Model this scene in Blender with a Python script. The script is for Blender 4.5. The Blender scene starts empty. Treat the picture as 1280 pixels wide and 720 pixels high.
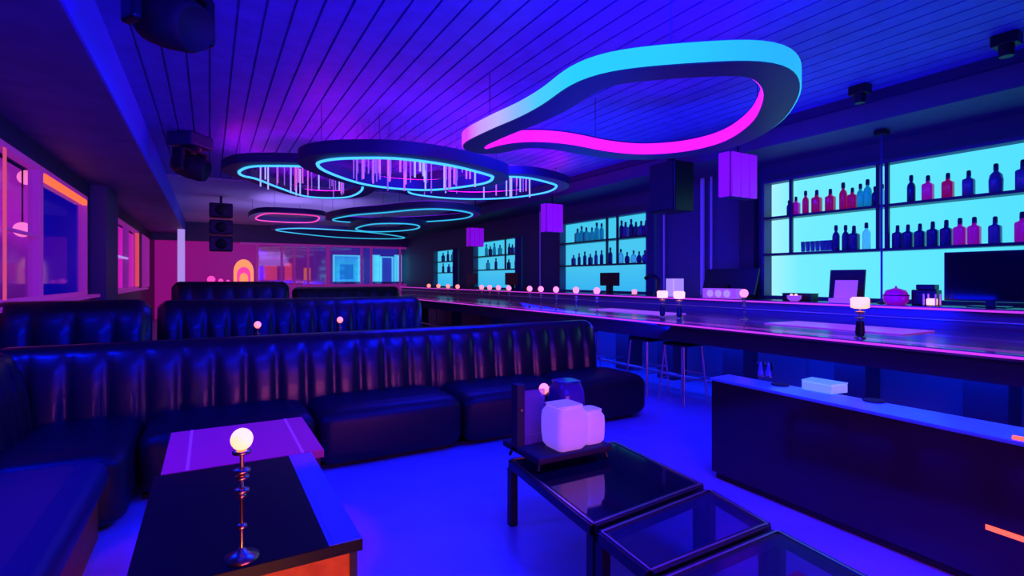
import bpy, bmesh, math, random
from mathutils import Vector, Matrix
random.seed(7)
SC = bpy.context.scene
COL = SC.collection
PI = math.pi
# ------------------------------------------------------------------ camera model
F, HY, VX, H = 660.0, 349.0, 262.0, 1.5
TH = math.atan((640-VX)/F); S_, C_ = math.sin(TH), math.cos(TH)
def PZ(x, y, Z):
    d = F*(H-Z)/(y-HY); r = (x-640)/F*d
    return Vector((d*S_+r*C_, d*C_-r*S_, Z))
def PX(x, y, X):
    d = F*X/C_/(x-VX); Y = (d-X*S_)/C_
    return Vector((X, Y, H-(y-HY)*d/F))
def PY(x, y, Y):
    k = (x-640)/F; X = Y*(k*C_+S_)/(C_-k*S_); d = X*S_+Y*C_
    return Vector((X, Y, H-(y-HY)*d/F))

# ------------------------------------------------------------------ materials
def mat(name, base=(.5,.5,.5), rough=.5, metal=0, emis=None, es=0, trans=0, coat=0, spec=.5, bump=0, bscale=40, noise=None, alpha=1):
    m = bpy.data.materials.new(name); m.use_nodes = True
    nt = m.node_tree; b = nt.nodes['Principled BSDF']
    b.inputs['Base Color'].default_value = (*base, 1)
    b.inputs['Roughness'].default_value = rough
    b.inputs['Metallic'].default_value = metal
    b.inputs['Specular IOR Level'].default_value = spec
    b.inputs['Transmission Weight'].default_value = trans
    b.inputs['Coat Weight'].default_value = coat
    b.inputs['Alpha'].default_value = alpha
    if emis:
        b.inputs['Emission Color'].default_value = (*emis, 1); b.inputs['Emission Strength'].default_value = es
    if bump or noise:
        tc = nt.nodes.new('ShaderNodeTexCoord'); nz = nt.nodes.new('ShaderNodeTexNoise')
        nz.inputs['Scale'].default_value = bscale; nz.inputs['Detail'].default_value = 4
        nt.links.new(tc.outputs['Object'], nz.inputs['Vector'])
        if bump:
            bp = nt.nodes.new('ShaderNodeBump'); bp.inputs['Strength'].default_value = bump; bp.inputs['Distance'].default_value = .01
            nt.links.new(nz.outputs['Fac'], bp.inputs['Height']); nt.links.new(bp.outputs['Normal'], b.inputs['Normal'])
        if noise:
            cr = nt.nodes.new('ShaderNodeValToRGB'); cr.color_ramp.elements[0].position=.3; cr.color_ramp.elements[1].position=.7
            cr.color_ramp.elements[0].color = (*base,1); cr.color_ramp.elements[1].color = (*noise,1)
            nt.links.new(nz.outputs['Fac'], cr.inputs['Fac']); nt.links.new(cr.outputs['Color'], b.inputs['Base Color'])
    return m
def grad_emit(name, axis, p0, p1, stops, es, base=(.02,.02,.05)):
    """emission whose colour runs along an object axis (RGB LED / uneven backlight)"""
    m = mat(name, base, .4); nt = m.node_tree; b = nt.nodes['Principled BSDF']
    tc = nt.nodes.new('ShaderNodeTexCoord'); sp = nt.nodes.new('ShaderNodeSeparateXYZ'); mr = nt.nodes.new('ShaderNodeMapRange')
    mr.inputs['From Min'].default_value = p0; mr.inputs['From Max'].default_value = p1
    cr = nt.nodes.new('ShaderNodeValToRGB')
    e = cr.color_ramp.elements
    e[0].position, e[0].color = stops[0][0], (*stops[0][1],1)
    e[1].position, e[1].color = stops[-1][0], (*stops[-1][1],1)
    for p, c in stops[1:-1]:
        n = e.new(p); n.color = (*c,1)
    nt.links.new(tc.outputs['Object'], sp.inputs[0]); nt.links.new(sp.outputs[axis], mr.inputs['Value'])
    nt.links.new(mr.outputs[0], cr.inputs['Fac']); nt.links.new(cr.outputs['Color'], b.inputs['Emission Color'])
    b.inputs['Emission Strength'].default_value = es
    return m
M = {}
M['plank']   = mat('plank_paint', (.15,.18,.64), .55, bump=.15, bscale=6, noise=(.115,.14,.52))
M['plaster'] = mat('grey_plaster', (.75,.75,.8), .8)
M['soffit']  = mat('soffit_paint', (.13,.14,.30), .6, bump=.3, bscale=3, noise=(.09,.09,.22))
M['fascia']  = mat('fascia_paint', (.10,.2,.9), .6)
M['floor']   = mat('polished_concrete', (.34,.40,.62), .32, bump=.08, bscale=3, noise=(.26,.31,.50))
M['wall']    = mat('dark_wall_paint', (.10,.10,.16), .6, bump=.2, bscale=12)
M['pier']    = mat('black_wall', (.035,.03,.06), .5)
M['farwall'] = mat('plum_wall', (.5,.3,.45), .7)
M['leather'] = mat('black_leather', (.012,.010,.014), .30, coat=.10, spec=.42, bump=.12, bscale=90)
M['leather2']= mat('black_leather_seat', (.010,.009,.012), .42, coat=0, spec=.26, bump=.12, bscale=90)
M['leather3']= mat('blue_black_leather', (.025,.028,.06), .42, spec=.3, bump=.12, bscale=90)  # black leather with blue light on the wing seat put into its base
M['black']   = mat('black_metal', (.012,.012,.014), .35, .3)
M['blackm']  = mat('matte_black', (.01,.01,.013), .7)
M['housing'] = mat('navy_housing', (.03,.03,.09), .45)
M['chrome']  = mat('brushed_steel', (.6,.6,.65), .28, 1)
M['dglass']  = mat('dark_glass_top', (.008,.008,.012), .06, spec=.8)
M['bglass']  = mat('smoked_blue_glass', (.03,.03,.07), .12, spec=.7, alpha=.55)
M['wood']    = mat('warm_wood', (.55,.15,.010), .5, spec=.15, bump=.2, bscale=25, noise=(.40,.09,.006))
M['topblk']  = mat('black_laminate', (.005,.005,.007), .45, spec=.12)
M['toppur']  = mat('plum_laminate', (.50,.08,.16), .5, spec=.2)  # purple reflection on the far tabletop, put into the base colour
M['strip']   = mat('pale_inlay', (.75,.55,.7), .45)
M['stripb']  = mat('blue_inlay_band', (.22,.26,.40), .5)
M['bartop']  = mat('lacquered_bar_top', (.10,.075,.11), .22, coat=.4, noise=(.06,.045,.07), bscale=4)
M['barfront']= mat('bar_front_panel', (.16,.16,.22), .4)
M['apron']   = mat('bar_apron', (.025,.022,.04), .4)
M['partn']   = mat('gloss_dark_panel', (.022,.008,.016), .14, spec=.5)
M['ledge']   = mat('pale_ledge', (.12,.62,.55), .3, noise=(.08,.48,.42), bscale=5)
M['white']   = mat('frosted_white', (.85,.82,.9), .45, emis=(.42,.18,.85), es=.36)  # violet light on the jars is put in as emission
M['paper']   = mat('white_paper', (.62,.9,.9), .7, emis=(.12,.45,.8), es=.45)  # pale blue light on the paper is put into base and emission
M['pinkpap'] = mat('pink_lit_paper', (.8,.4,.65), .6, emis=(1,.2,.5), es=.25)  # pink light on these parts comes from their own emission
M['acrylic'] = mat('tinted_acrylic', (.25,.12,.35), .1, alpha=.45)
M['jar']     = mat('purple_glass', (.07,.03,.18), .15, alpha=.75)
M['glass']   = mat('clear_glass', (.9,.95,1), .04, trans=1)
M['brass']   = mat('brass', (.75,.42,.16), .28, 1)
M['globe']   = mat('warm_globe', (.9,.6,.4), .4, emis=(1,.40,.17), es=2.1)
M['globe2']  = mat('amber_globe', (.9,.5,.4), .4, emis=(1,.19,.11), es=2.0)
M['shade']   = mat('cream_shade', (.9,.7,.5), .4, emis=(1,.43,.15), es=1.7)
M['cyan']    = mat('cyan_led', (.1,.5,.6), .4, emis=(.03,.55,1.0), es=1.5)
M['ice']     = mat('ice_blue_led', (.1,.5,.6), .4, emis=(.05,.42,1.0), es=1.7)
M['teal']    = mat('teal_led', (.1,.5,.5), .4, emis=(.03,.50,.75), es=1.0)
M['mag']     = mat('magenta_led', (.5,.0,.5), .4, emis=(.80,.01,1.0), es=1.5)
M['magup']   = mat('magenta_uplight', (.5,.0,.5), .4, emis=(.85,.005,.9), es=7.5)
M['magup2']  = mat('violet_uplight', (.5,.0,.5), .4, emis=(.20,.01,1.0), es=1.0)
M['pinkled'] = mat('pink_led', (.5,.1,.3), .4, emis=(1,.05,.35), es=.9)
M['lilac']   = mat('lilac_led', (.5,.4,.6), .4, emis=(.42,.28,.75), es=.9)  # glow of post, rail, dials and cards put in as emission, no lamp
M['pinkedge']= mat('pink_edge_light', (.5,.1,.3), .4, emis=(.72,.05,.75), es=.9)  # thin emissive pink strip along the counter front edges
M['redrod']  = mat('red_lit_rod', (.5,.05,.2), .4, emis=(.75,.01,.45), es=.5)
M['strand']  = mat('crystal_strand', (.8,.6,.9), .2, emis=(.40,.14,.62), es=.5)  # light caught by the crystals is put in as emission
M['strandw'] = mat('bright_crystal', (.8,.7,.9), .2, emis=(.45,.5,1.0), es=.8)
M['strandp'] = mat('pink_crystal', (.8,.5,.7), .2, emis=(.9,.16,.55), es=.6)
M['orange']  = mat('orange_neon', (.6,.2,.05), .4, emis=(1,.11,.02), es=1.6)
M['orange2'] = mat('amber_neon', (.6,.2,.05), .4, emis=(1,.30,.10), es=1.1)
M['sconce']  = mat('purple_lit_rib', (.4,.05,.5), .5, emis=(.19,.0,.45), es=1.0)
M['navypipe']=mat('navy_pipe', (.06,.06,.2), .35)
M['lilacpipe']=mat('lilac_pipe', (.45,.4,.6), .35, emis=(.08,.03,.5), es=.3)  # lilac highlights on the pipes, put into base and emission
M['screen']  = mat('screen_glass', (.008,.008,.012), .12)
M['frame']   = mat('window_frame', (.35,.2,.4), .5, emis=(.50,.02,.42), es=.32)  # pink light on the frames is put in as emission
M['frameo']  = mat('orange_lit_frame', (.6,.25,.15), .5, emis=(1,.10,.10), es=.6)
M['winmag']  = grad_emit('magenta_night', 2, 1.2, 3.0, [(0,(.10,.004,.22)),(.4,(.16,.004,.32)),(.6,(.42,.01,.55)),(1,(.30,.01,.42))], 1.0)
M['winblue'] = mat('deep_blue_blind', (.02,.02,.3), .6, emis=(.0,.0,.42), es=.8)
M['winpink'] = grad_emit('pink_curtain', 1, 17.5, 24.5, [(0,(.45,.01,.40)),(.5,(.75,.01,.55)),(.75,(.5,.01,.5)),(1,(.8,.02,.6))], 1.0)
M['lampout'] = mat('pink_street_lamp', (1,.6,.7), .4, emis=(1,.22,.5), es=1.1)
M['farcyan'] = grad_emit('cyan_display', 2, 1.3, 2.6, [(0,(.03,.35,.9)),(.5,(.02,.42,.8)),(1,(.03,.22,.8))], 1.15)
M['farcyan2']= mat('cyan_tube_light', (.1,.5,.6), .4, emis=(.10,.62,1), es=.9)
M['farmag']  = grad_emit('pink_backdrop', 0, -1.0, 6.5, [(0,(.32,.004,.22)),(.45,(.26,.01,.24)),(.7,(.10,.01,.32)),(1,(.03,.02,.45))], .75)  # magenta light on the far wall, put into an emission gradient
M['backlit'] = grad_emit('backlit_panel', 1, 1.5, 5.2, [(0,(.07,.72,1.0)),(.5,(.12,.82,1.0)),(.85,(.18,.86,1.0)),(1,(.42,.92,1.0))], 1.0)
M['backlit2']= grad_emit('backlit_panel_cool', 2, 1.2, 2.9, [(0,(.03,.50,.95)),(.4,(.07,.62,.95)),(1,(.06,.66,.95))], .9)
M['glow_white']=mat('white_backlight', (.6,.8,.8), .4, emis=(.35,.70,1), es=.9)
M['b_red']   = mat('red_glass', (.50,.012,.10), .15, trans=.35, emis=(.30,.0,.10), es=.35)  # backlight seen through the red glass is put in as emission
M['b_mag']   = mat('magenta_glass', (.45,.02,.30), .15, trans=.35, emis=(.32,.0,.28), es=.35)  # magenta bottles carry their backlight as emission too
M['b_blue']  = mat('navy_glass', (.02,.02,.16), .15, trans=.3)
M['b_pur']   = mat('purple_bottle_glass', (.14,.03,.34), .15, trans=.4)
M['b_teal']  = mat('teal_glass', (.05,.55,.60), .15, trans=.6)
M['b_clear'] = mat('ice_glass', (.55,.8,.95), .1, trans=.8)
M['cap']     = mat('dark_cap', (.02,.015,.05), .4)

# ------------------------------------------------------------------ mesh builder
class MB:
    def __init__(s): s.v=[]; s.f=[]; s.sm=[]
    def add(s, vs, fs, smooth=False):
        o=len(s.v); s.v += [tuple(v) for v in vs]; s.f += [tuple(i+o for i in f) for f in fs]; s.sm += [smooth]*len(fs); return s
    def box(s, x0,y0,z0,x1,y1,z1):
        vs=[(x,y,z) for z in (z0,z1) for y in (y0,y1) for x in (x0,x1)]
        return s.add(vs,[(0,2,3,1),(4,5,7,6),(0,1,5,4),(2,6,7,3),(0,4,6,2),(1,3,7,5)])
    def quadbox(s, pts, z0, z1):
        n=len(pts); vs=[(p[0],p[1],z0) for p in pts]+[(p[0],p[1],z1) for p in pts]
        a=sum(pts[i][0]*pts[(i+1)%n][1]-pts[(i+1)%n][0]*pts[i][1] for i in range(n))
        fs=[tuple(range(n))[::-1],tuple(range(n,2*n))]+[(i,(i+1)%n,n+(i+1)%n,n+i) for i in range(n)]
        if a<0: fs=[f[::-1] for f in fs]
        return s.add(vs,fs)
    def lathe(s, prof, seg=20, c=(0,0,0), sq=0):
        vs=[];fs=[]
        for r,z in prof:
            for k in range(seg):
                a=2*PI*k/seg
                ca,sa=math.cos(a),math.sin(a)
                if sq:
                    p=2+sq; q=(abs(ca)**p+abs(sa)**p)**(-1/p); ca*=q; sa*=q
                vs.append((c[0]+r*ca,c[1]+r*sa,c[2]+z))
        n=len(prof)
        for i in range(n-1):
            for k in range(seg):
                k2=(k+1)%seg
                fs.append((i*seg+k,i*seg+k2,(i+1)*seg+k2,(i+1)*seg+k))
        s.add(vs,fs,True)
        s.add([vs[k] for k in range(seg)],[tuple(range(seg))[::-1]])
        s.add([vs[(n-1)*seg+k] for k in range(seg)],[tuple(range(seg))])
        return s
    def tube(s, pts, r, seg=8, closed=False):
        pts=[Vector(p) for p in pts]; n=len(pts); vs=[];fs=[]
        up=Vector((0,0,1))
        for i,p in enumerate(pts):
            t=(pts[(i+1)%n]-pts[i-1]) if closed else (pts[min(i+1,n-1)]-pts[max(i-1,0)])
            t.normalize()
            a=up if abs(t.z)<.95 else Vector((1,0,0))
            u=t.cross(a).normalized(); w=t.cross(u).normalized()
            for k in range(seg):
                g=2*PI*k/seg; vs.append(p+u*(r*math.cos(g))+w*(r*math.sin(g)))
        m=n if closed else n-1
        for i in range(m):
            j=(i+1)%n
            for k in range(seg):
                k2=(k+1)%seg; fs.append((i*seg+k,i*seg+k2,j*seg+k2,j*seg+k))
        s.add(vs,fs,True)
        if not closed:
            s.add(vs[:seg],[tuple(range(seg))[::-1]]); s.add(vs[-seg:],[tuple(range(seg))])
        return s
    def sphere(s, c, r, seg=20, rings=12, sz=1):
        prof=[(max(r*math.sin(PI*i/rings),.0005), -r*sz*math.cos(PI*i/rings)) for i in range(rings+1)]
        return s.lathe(prof,seg,c)
    def grid(s, rows, smooth=True, flip=False, closed=False):
        nr=len(rows); nc=len(rows[0]); vs=[p for r in rows for p in r]; fs=[]
        for i in range(nr-1):
            for j in range(nc if closed else nc-1):
                j2=(j+1)%nc
                q=(i*nc+j,i*nc+j2,(i+1)*nc+j2,(i+1)*nc+j); fs.append(q[::-1] if flip else q)
        return s.add(vs,fs,smooth)
    def build(s, name, m, parent=None, bevel=0, fix=False):
        me=bpy.data.meshes.new(name); me.from_pydata([tuple(v) for v in s.v],[],s.f)
        me.polygons.foreach_set('use_smooth',s.sm); me.update()
        if fix:
            b=bmesh.new(); b.from_mesh(me); bmesh.ops.remove_doubles(b,verts=b.verts,dist=1e-5); bmesh.ops.recalc_face_normals(b,faces=b.faces); b.to_mesh(me); b.free()
        o=bpy.data.objects.new(name,me); COL.objects.link(o)
        me.materials.append(M[m] if isinstance(m,str) else m)
        if parent is not None: o.parent=parent
        if bevel:
            bv=o.modifiers.new('bevel','BEVEL'); bv.width=bevel; bv.segments=3; bv.limit_method='ANGLE'
        return o
def tag(o,label,cat,group=None):
    o['label']=label; o['category']=cat
    if group: o['group']=group
    return o
def thing(name,label,cat,loc=(0,0,0),rz=0,group=None):
    o=bpy.data.objects.new(name,None); COL.objects.link(o); o.location=loc; o.rotation_euler=(0,0,rz); o.empty_display_size=.1
    return tag(o,label,cat,group)
def struct(o): o['kind']='structure'; return o
def kids(o): return [c for c in bpy.data.objects if c.parent is o]
def dup(root,loc,rz=None,label=None,group=None):
    def cp(o,par):
        c=o.copy(); COL.objects.link(c)
        if par is not None: c.parent=par
        for ch in KIDS.get(o.name,[]): cp(ch,c)
        return c
    KIDS={}
    for ob in list(bpy.data.objects):
        if ob.parent is not None: KIDS.setdefault(ob.parent.name,[]).append(ob)
    c=cp(root,None); c.location=loc
    if rz is not None: c.rotation_euler=(0,0,rz)
    if label: c['label']=label
    if group: c['group']=group
    return c
ORD=['nearest','second','third','fourth','fifth','sixth','seventh','eighth','ninth','tenth','eleventh','twelfth','thirteenth','fourteenth','fifteenth','sixteenth','seventeenth','eighteenth']
NTH=['first']+ORD[1:]

# ------------------------------------------------------------------ room shell
XL, XR, YB, YF, ZC = -1.8, 7.6, -2.5, 22.5, 3.6
struct(MB().box(XL-.1,YB-.1,-.1,XR+.1,24.1,0).build('floor','floor'))
mb=MB(); w=.19; x=-.75
while x<6.5:
    mb.box(x,YB,ZC,min(x+w-.020,6.5),12.6,ZC+.03); x+=w
mb.box(-.75,YB,ZC+.03,6.5,12.6,ZC+.06)
struct(mb.build('ceiling','plank'))
struct(MB().box(-.75,12.6,ZC-.01,6.5,YF,ZC+.06).build('ceiling','plaster'))
# left bulkhead: soffit and bright fascia
struct(MB().box(XL-.1,YB,3.14,-.77,YF,3.66).build('trim_1','soffit'))
struct(MB().box(-.77,YB,3.14,-.75,YF,3.60).build('trim_2','fascia'))
# right bulkhead above the bar
struct(MB().box(6.5,YB,3.28,XR+.1,YF,3.66).build('trim_3','wall'))
struct(MB().box(6.42,YB,3.50,6.5,YF,3.60).build('trim_4','housing'))
struct(MB().box(XR,YB,0,XR+.1,24,3.28).build('wall_right','wall'))
struct(MB().box(XL-.1,YB-.1,0,XR+.1,YB,3.66).build('wall_back','pier'))
# far header and far wall
struct(MB().box(XL,YF,2.90,XR,YF+.15,3.66).build('trim_5','wall'))
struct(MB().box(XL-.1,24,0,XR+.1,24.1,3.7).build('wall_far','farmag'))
# left wall with openings at the windows
wl=MB()
zs,zt=1.24,2.88
wl.box(XL-.1,YB,0,XL,24,zs); wl.box(XL-.1,YB,zt,XL,24,3.14)
for a,b in ((YB,6.2),(11.25,13.7),(18.6,19.6),(21.8,24)): wl.box(XL-.1,a,zs,XL,b,zt)
struct(wl.build('wall_left','pier'))
struct(MB().box(XL,6.2,zs-.05,XL+.14,20,zs).build('trim_6','frame'))
# windows : frame, mullions, glass pane, and what is behind
def window(n,y0,y1,mull,panes,backs):
    fr=MB(); t=.07
    fr.box(XL-.09,y0,zs,XL+.02,y0+t,zt); fr.box(XL-.09,y1-t,zs,XL+.02,y1,zt)
    fr.box(XL-.09,y0+t,zs,XL+.02,y1-t,zs+.05); fr.box(XL-.09,y0+t,zt-.06,XL+.02,y1-t,zt)
    for m in mull: fr.box(XL-.09,m-.08,zs+.05,XL+.02,m+.08,zt-.06)
    w=struct(fr.build('window_%d'%n,'frame'))
    gp=MB().box(XL-.05,y0+t,zs+.05,XL-.045,y1-t,zt-.06).build('pane',M['panegl'],w)
    for (a,b,m) in backs:
        MB().box(XL-.60,a,zs-.2,XL-.56,b,zt+.2).build('blind',m,w)  # glowing backdrop; the coloured light outside is put into its material
    return w
def pane_mat():
    m=bpy.data.materials.new('window_pane'); m.use_nodes=True; nt=m.node_tree
    for n in list(nt.nodes): nt.nodes.remove(n)
    o=nt.nodes.new('ShaderNodeOutputMaterial'); mx=nt.nodes.new('ShaderNodeMixShader'); t=nt.nodes.new('ShaderNodeBsdfTransparent'); g=nt.nodes.new('ShaderNodeBsdfGlossy')
    g.inputs['Roughness'].default_value=.05; mx.inputs[0].default_value=.12
    nt.links.new(t.outputs[0],mx.inputs[1]); nt.links.new(g.outputs[0],mx.inputs[2]); nt.links.new(mx.outputs[0],o.inputs[0]); return m
M['panegl']=pane_mat()
w1=window(1,6.2,11.25,[8.45],None,[(5.5,11.25,'winmag'),(11.25,15.5,'winblue')])
MB().box(XL-.03,8.6,zt-.15,XL+.03,11.15,zt-.07).build('neon_strip','orange',w1)
MB().box(XL+.008,7.10,zs+.05,XL+.023,7.16,zt-.06).build('orange_edge','frameo',w1)
MB().box(XL-.02,7.19,2.0,XL+.025,8.37,2.03).build('glazing_bar','frame',w1)
w2=window(2,13.7,18.6,[14.6,16.4],None,[(16.5,23.4,'winpink')])
MB().box(XL-.04,18.42,zs+.05,XL+.04,18.54,zt-.06).build('orange_edge','frameo',w2)
MB().box(XL-.04,13.8,2.0,XL+.03,16.3,2.04).build('door_rail','lilac',w2)
w3=window(3,19.6,21.8,[20.4],None,[(23.41,27.5,'winpink')])
for k,(px,py) in enumerate(((33,222),(28,287))):
    p=PX(px,py,XL-.4); l=MB().sphere((0,0,0),.10).build('globe','lampout'); l.name='street_lamp'; l.location=p
    MB().tube([(0,0,.1),(0,0,3.2-p.z)],.01).build('cord','black',l)
    tag(l,['pink glowing pendant globe outside the leftmost window, upper one','pink glowing pendant globe outside the leftmost window, lower one'][k],'lamp','pink globes outside the window')
# pier columns on the left wall, lilac post
struct(MB().box(XL,11.6,0,XL+.22,13.0,3.14).build('trim_7','wall'))
p0,p1=PY(222,360,20.5),PY(231,360,20.5)
struct(MB().box(p0.x,20.4,0,p1.x,20.6,3.14).build('trim_8','lilac'))

# ------------------------------------------------------------------ ceiling ring lights
def smooth_loop(pts,n=120):
    N=len(pts); out=[]
    seg=[]
    for i in range(N):
        a,b,c,d=pts[i-1],pts[i],pts[(i+1)%N],pts[(i+2)%N]
        for k in range(12):
            t=k/12
            out.append(.5*((2*b)+(c-a)*t+(2*a-5*b+4*c-d)*t*t+(3*b-a-3*c+d)*t**3))
    L=[0]
    for i in range(len(out)): L.append(L[-1]+(out[(i+1)%len(out)]-out[i]).length)
    res=[]; j=0
    for k in range(n):
        t=L[-1]*k/n
        while L[j+1]<t: j+=1
        u=(t-L[j])/max(L[j+1]-L[j],1e-9); res.append(out[j].lerp(out[(j+1)%len(out)],u))
    return res
def offset_loop(P,d):
    n=len(P); area=sum(P[i].x*P[(i+1)%n].y-P[(i+1)%n].x*P[i].y for i in range(n)); sg=1 if area>0 else -1
    Q=[]
    for i in range(n):
        t=(P[(i+2)%n]-P[i-2]); t.z=0; t.normalize(); Q.append(P[i]+Vector((t.y*sg,-t.x*sg,0))*d)
    for it in range(4): Q=[(Q[i-1]+Q[i]*2+Q[(i+1)%n])/4 for i in range(n)] if abs(d)>.1 else Q
    return Q
def band(P,Q,z0,z1,z2=None,z3=None):
    """closed strip with rectangular section between loops P (inner) and Q (outer)"""
    n=len(P); rows=[]
    for i in range(n):
        rows.append([(P[i].x,P[i].y,z0),(Q[i].x,Q[i].y,z0),(Q[i].x,Q[i].y,z1),(P[i].x,P[i].y,z1)])
    rows.append(rows[0])
    return MB().grid(rows,smooth=False,closed=True)
def ring(px,Z,w,hgt,label,inner=None,outer=None,edge=None,up='magup',mode='inner',gap=.02,rods=()):
    P0=smooth_loop([PZ(x,y,Z) for x,y in px])
    if mode=='center': A=offset_loop(P0,-w/2); B=offset_loop(P0,w/2)
    else: A=P0; B=offset_loop(P0,w)
    cx=sum(p.x for p in A)/len(A); cy=sum(p.y for p in A)/len(A); c=Vector((cx,cy,0))
    A=[p-c for p in A]; B=[p-c for p in B]
    t=thing('ring_light',label,'ceiling light',(cx,cy,0),group='curved ring lights under the ceiling')
    band(A,B,Z,Z+hgt).build('housing','housing',t,fix=True)
    t_=.012
    if outer: band(offset_loop(B,.001),offset_loop(B,t_),Z+.008,Z+hgt-.008).build('outer_light_strip',outer,t,fix=True)
    if inner: band(offset_loop(A,-t_),offset_loop(A,-.001),Z+.008,Z+hgt-.02).build('inner_light_strip',inner,t,fix=True)
    if edge: MB().tube([(p.x,p.y,Z-.004) for p in offset_loop(A,.02)],.022,8,True).build('edge_light_tube',edge,t)
    if up: band(offset_loop(A,w*.35),offset_loop(A,w*.65),Z+hgt+.002,Z+hgt+.02).build('uplight_strip',up,t,fix=True)
    n=len(A)
    for k in range(4):
        i=(n*k)//4+6; p=(A[i%n]+B[i%n])/2
        MB().tube([(p.x,p.y,Z+hgt),(p.x,p.y,ZC)],.0035,6).build('suspension_rod','black',t)
    return t,A,B
RO=[(590,184),(625,166),(662,151),(697,133),(728,112),(762,99),(820,92),(880,88),(930,86),(960,90),(976,106),(974,128),(955,156),(915,180),(860,193),(800,197),(750,193),(700,184),(650,182),(610,191)]
cyan_grad=grad_emit('rgb_led_gradient',1,-1.7,1.7,[(0,(.02,.42,.78)),(.12,(.02,.55,.85)),(.30,(.02,.58,1)),(.46,(.06,.55,1)),(.56,(.22,.45,1)),(.66,(.48,.42,.95)),(.76,(.55,.30,.92)),(.84,(.70,.05,.9)),(1,(.75,.02,.9))],1.1)
R1,A1,B1=ring(RO,2.95,.25,.15,'large ring light nearest the camera, cyan outside and magenta inside',inner='mag',outer=cyan_grad,mode='center',up='magup2')
for (x,y0,y1,Y) in ((768,104,127,5.2),(818,148,160,6.0),(864,150,158,6.0),(858,165,180,6.2),(951,96,118,4.0)):
    a=PY(x,y0,Y); b=PY(x,y1,Y)
    o=MB().tube([(a.x,a.y,ZC),(a.x,a.y,b.z+.0)],.004,6).build('suspension_rod','black',R1); o.location=-R1.location
    o=MB().tube([(a.x,a.y,a.z),(a.x,a.y,b.z)],.014,8).build('red_light_tube','redrod',R1); o.location=-R1.location  # rod lit red, with the red light put in as emission
R2,A2,B2=ring([(399,205),(415,199),(450,197),(500,198),(560,206),(605,217),(614,222),(600,229),(545,236),(500,235),(455,229),(415,216)],2.95,.26,.15,'central blue ring light hung over hanging crystal strands',edge='ice')
R3,A3,B3=ring([(301,214),(315,208),(345,207),(385,208),(425,213),(448,226),(450,238),(430,246),(385,245),(350,234),(322,223),(305,219)],3.17,.26,.13,'leftmost blue ring light with bright crystal strands, beside the central one',edge='ice')
R4,A4,B4=ring([(512,239),(545,228),(600,222),(650,221),(685,228),(694,233),(680,240),(640,246),(590,248),(540,245)],3.17,.26,.13,'blue ring light right of the central one, nearest the back bar',edge='ice')
ring([(418,275),(440,269),(485,265),(530,261),(565,262),(589,267),(575,273),(520,277),(460,278)],2.98,.22,.13,'far teal ring light with pointed right end, behind the central blue one',edge='teal',up='magup2')
ring([(446,286),(465,280),(500,279),(520,281),(521,285),(500,288),(465,289)],2.80,.20,.12,'small oval teal ring light at the far end',edge='teal',up=None)
ring([(346,287),(375,285),(420,287),(470,291),(505,297),(470,298),(420,296),(370,291)],2.98,.18,.10,'thin pale teal ring light, farthest of all',edge='teal',up=None)
ring([(322,274),(332,267),(360,267),(396,270),(390,277),(355,277)],3.1,.2,.12,'far pink ring light on the left, beyond the leftmost blue one',edge='pinkled',up=None)
def strands(t,A,n,z0,bright,seed,ytop):
    rd=random.Random(seed); N=len(A); c=Vector((sum(p.x for p in A)/N,sum(p.y for p in A)/N,0)); wires=MB()
    for k in range(n):
        p=A[rd.randrange(N)]; q=c+(p-c)*(rd.uniform(.12,.80)**.7)
        m='strandw' if rd.random()<bright else rd.choice(['strand','strandp','strand'])
        d=(q.x+t.location.x)*S_+(q.y+t.location.y)*C_
        zb=z0-.10+rd.uniform(-.08,.10); zt_=max(min(zb+.55,H+(HY-ytop)*d/F),zb+.06)
        MB().tube([(q.x,q.y,zt_),(q.x,q.y,zb)],.009 if m=='strand' else .013,6).build('crystal_strand',m,t)
        wires.tube([(q.x,q.y,ZC),(q.x,q.y,zt_)],.0012,4)
    wires.build('hanging_wires','black',t)
strands(R2,A2,52,2.96,.12,1,192); strands(R3,A3,32,3.17,.35,2,205); strands(R4,A4,18,3.17,.45,3,216)

# ------------------------------------------------------------------ channel-tufted banquettes
def backrest(x0,x1,yf,zb,zt,th,chan,nper=8,round_ends=True):
    """flutes along x; front face towards -y at yf, top roll, back face at yf+th"""
    n=max(1,round((x1-x0)/chan)); cw=(x1-x0)/n; rows=[]
    prof=[(-.0,0.0),(.0,.25),(.0,.55),(.004,.76),(.014,.88),(.035,.95),(.07,.99),(.11,1.0),(.15,.99),(.185,.94),(.20,.86),(.20,.5),(.20,0)]
    xs=[]
    for i in range(n):
        for k in range(nper): xs.append((x0+(i+k/nper)*cw,k/nper))
    xs.append((x1,0))
    for x,u in xs:
        b=1-abs(2*u-1)**3.2
        row=[]
        for (dy,fz) in prof:
            f=b*(1 if fz<.7 else (.75 if fz<.85 else .25)) if dy<.05 else 0
            sc=1.0
            ed=min(x-x0,x1-x)
            if round_ends and ed<.12: sc=1-(1-ed/.12)**2*.35
            yy=yf+th*dy/.20-(.07*(1-fz) if dy<.15 else 0); zz=zb+(zt-zb)*fz
            nrm=-.038*f; nz=.004*f
            mid=yf+th/2
            row.append((x,mid+(yy+nrm-mid)*sc,zb+(zz+nz-zb)*(1-(1-sc)*.25)))
        rows.append(row)
    m=MB().grid(rows,True,flip=True)
    m.add(rows[0],[tuple(range(len(prof)))]); m.add(rows[-1],[tuple(range(len(prof)))[::-1]])
    return m
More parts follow.
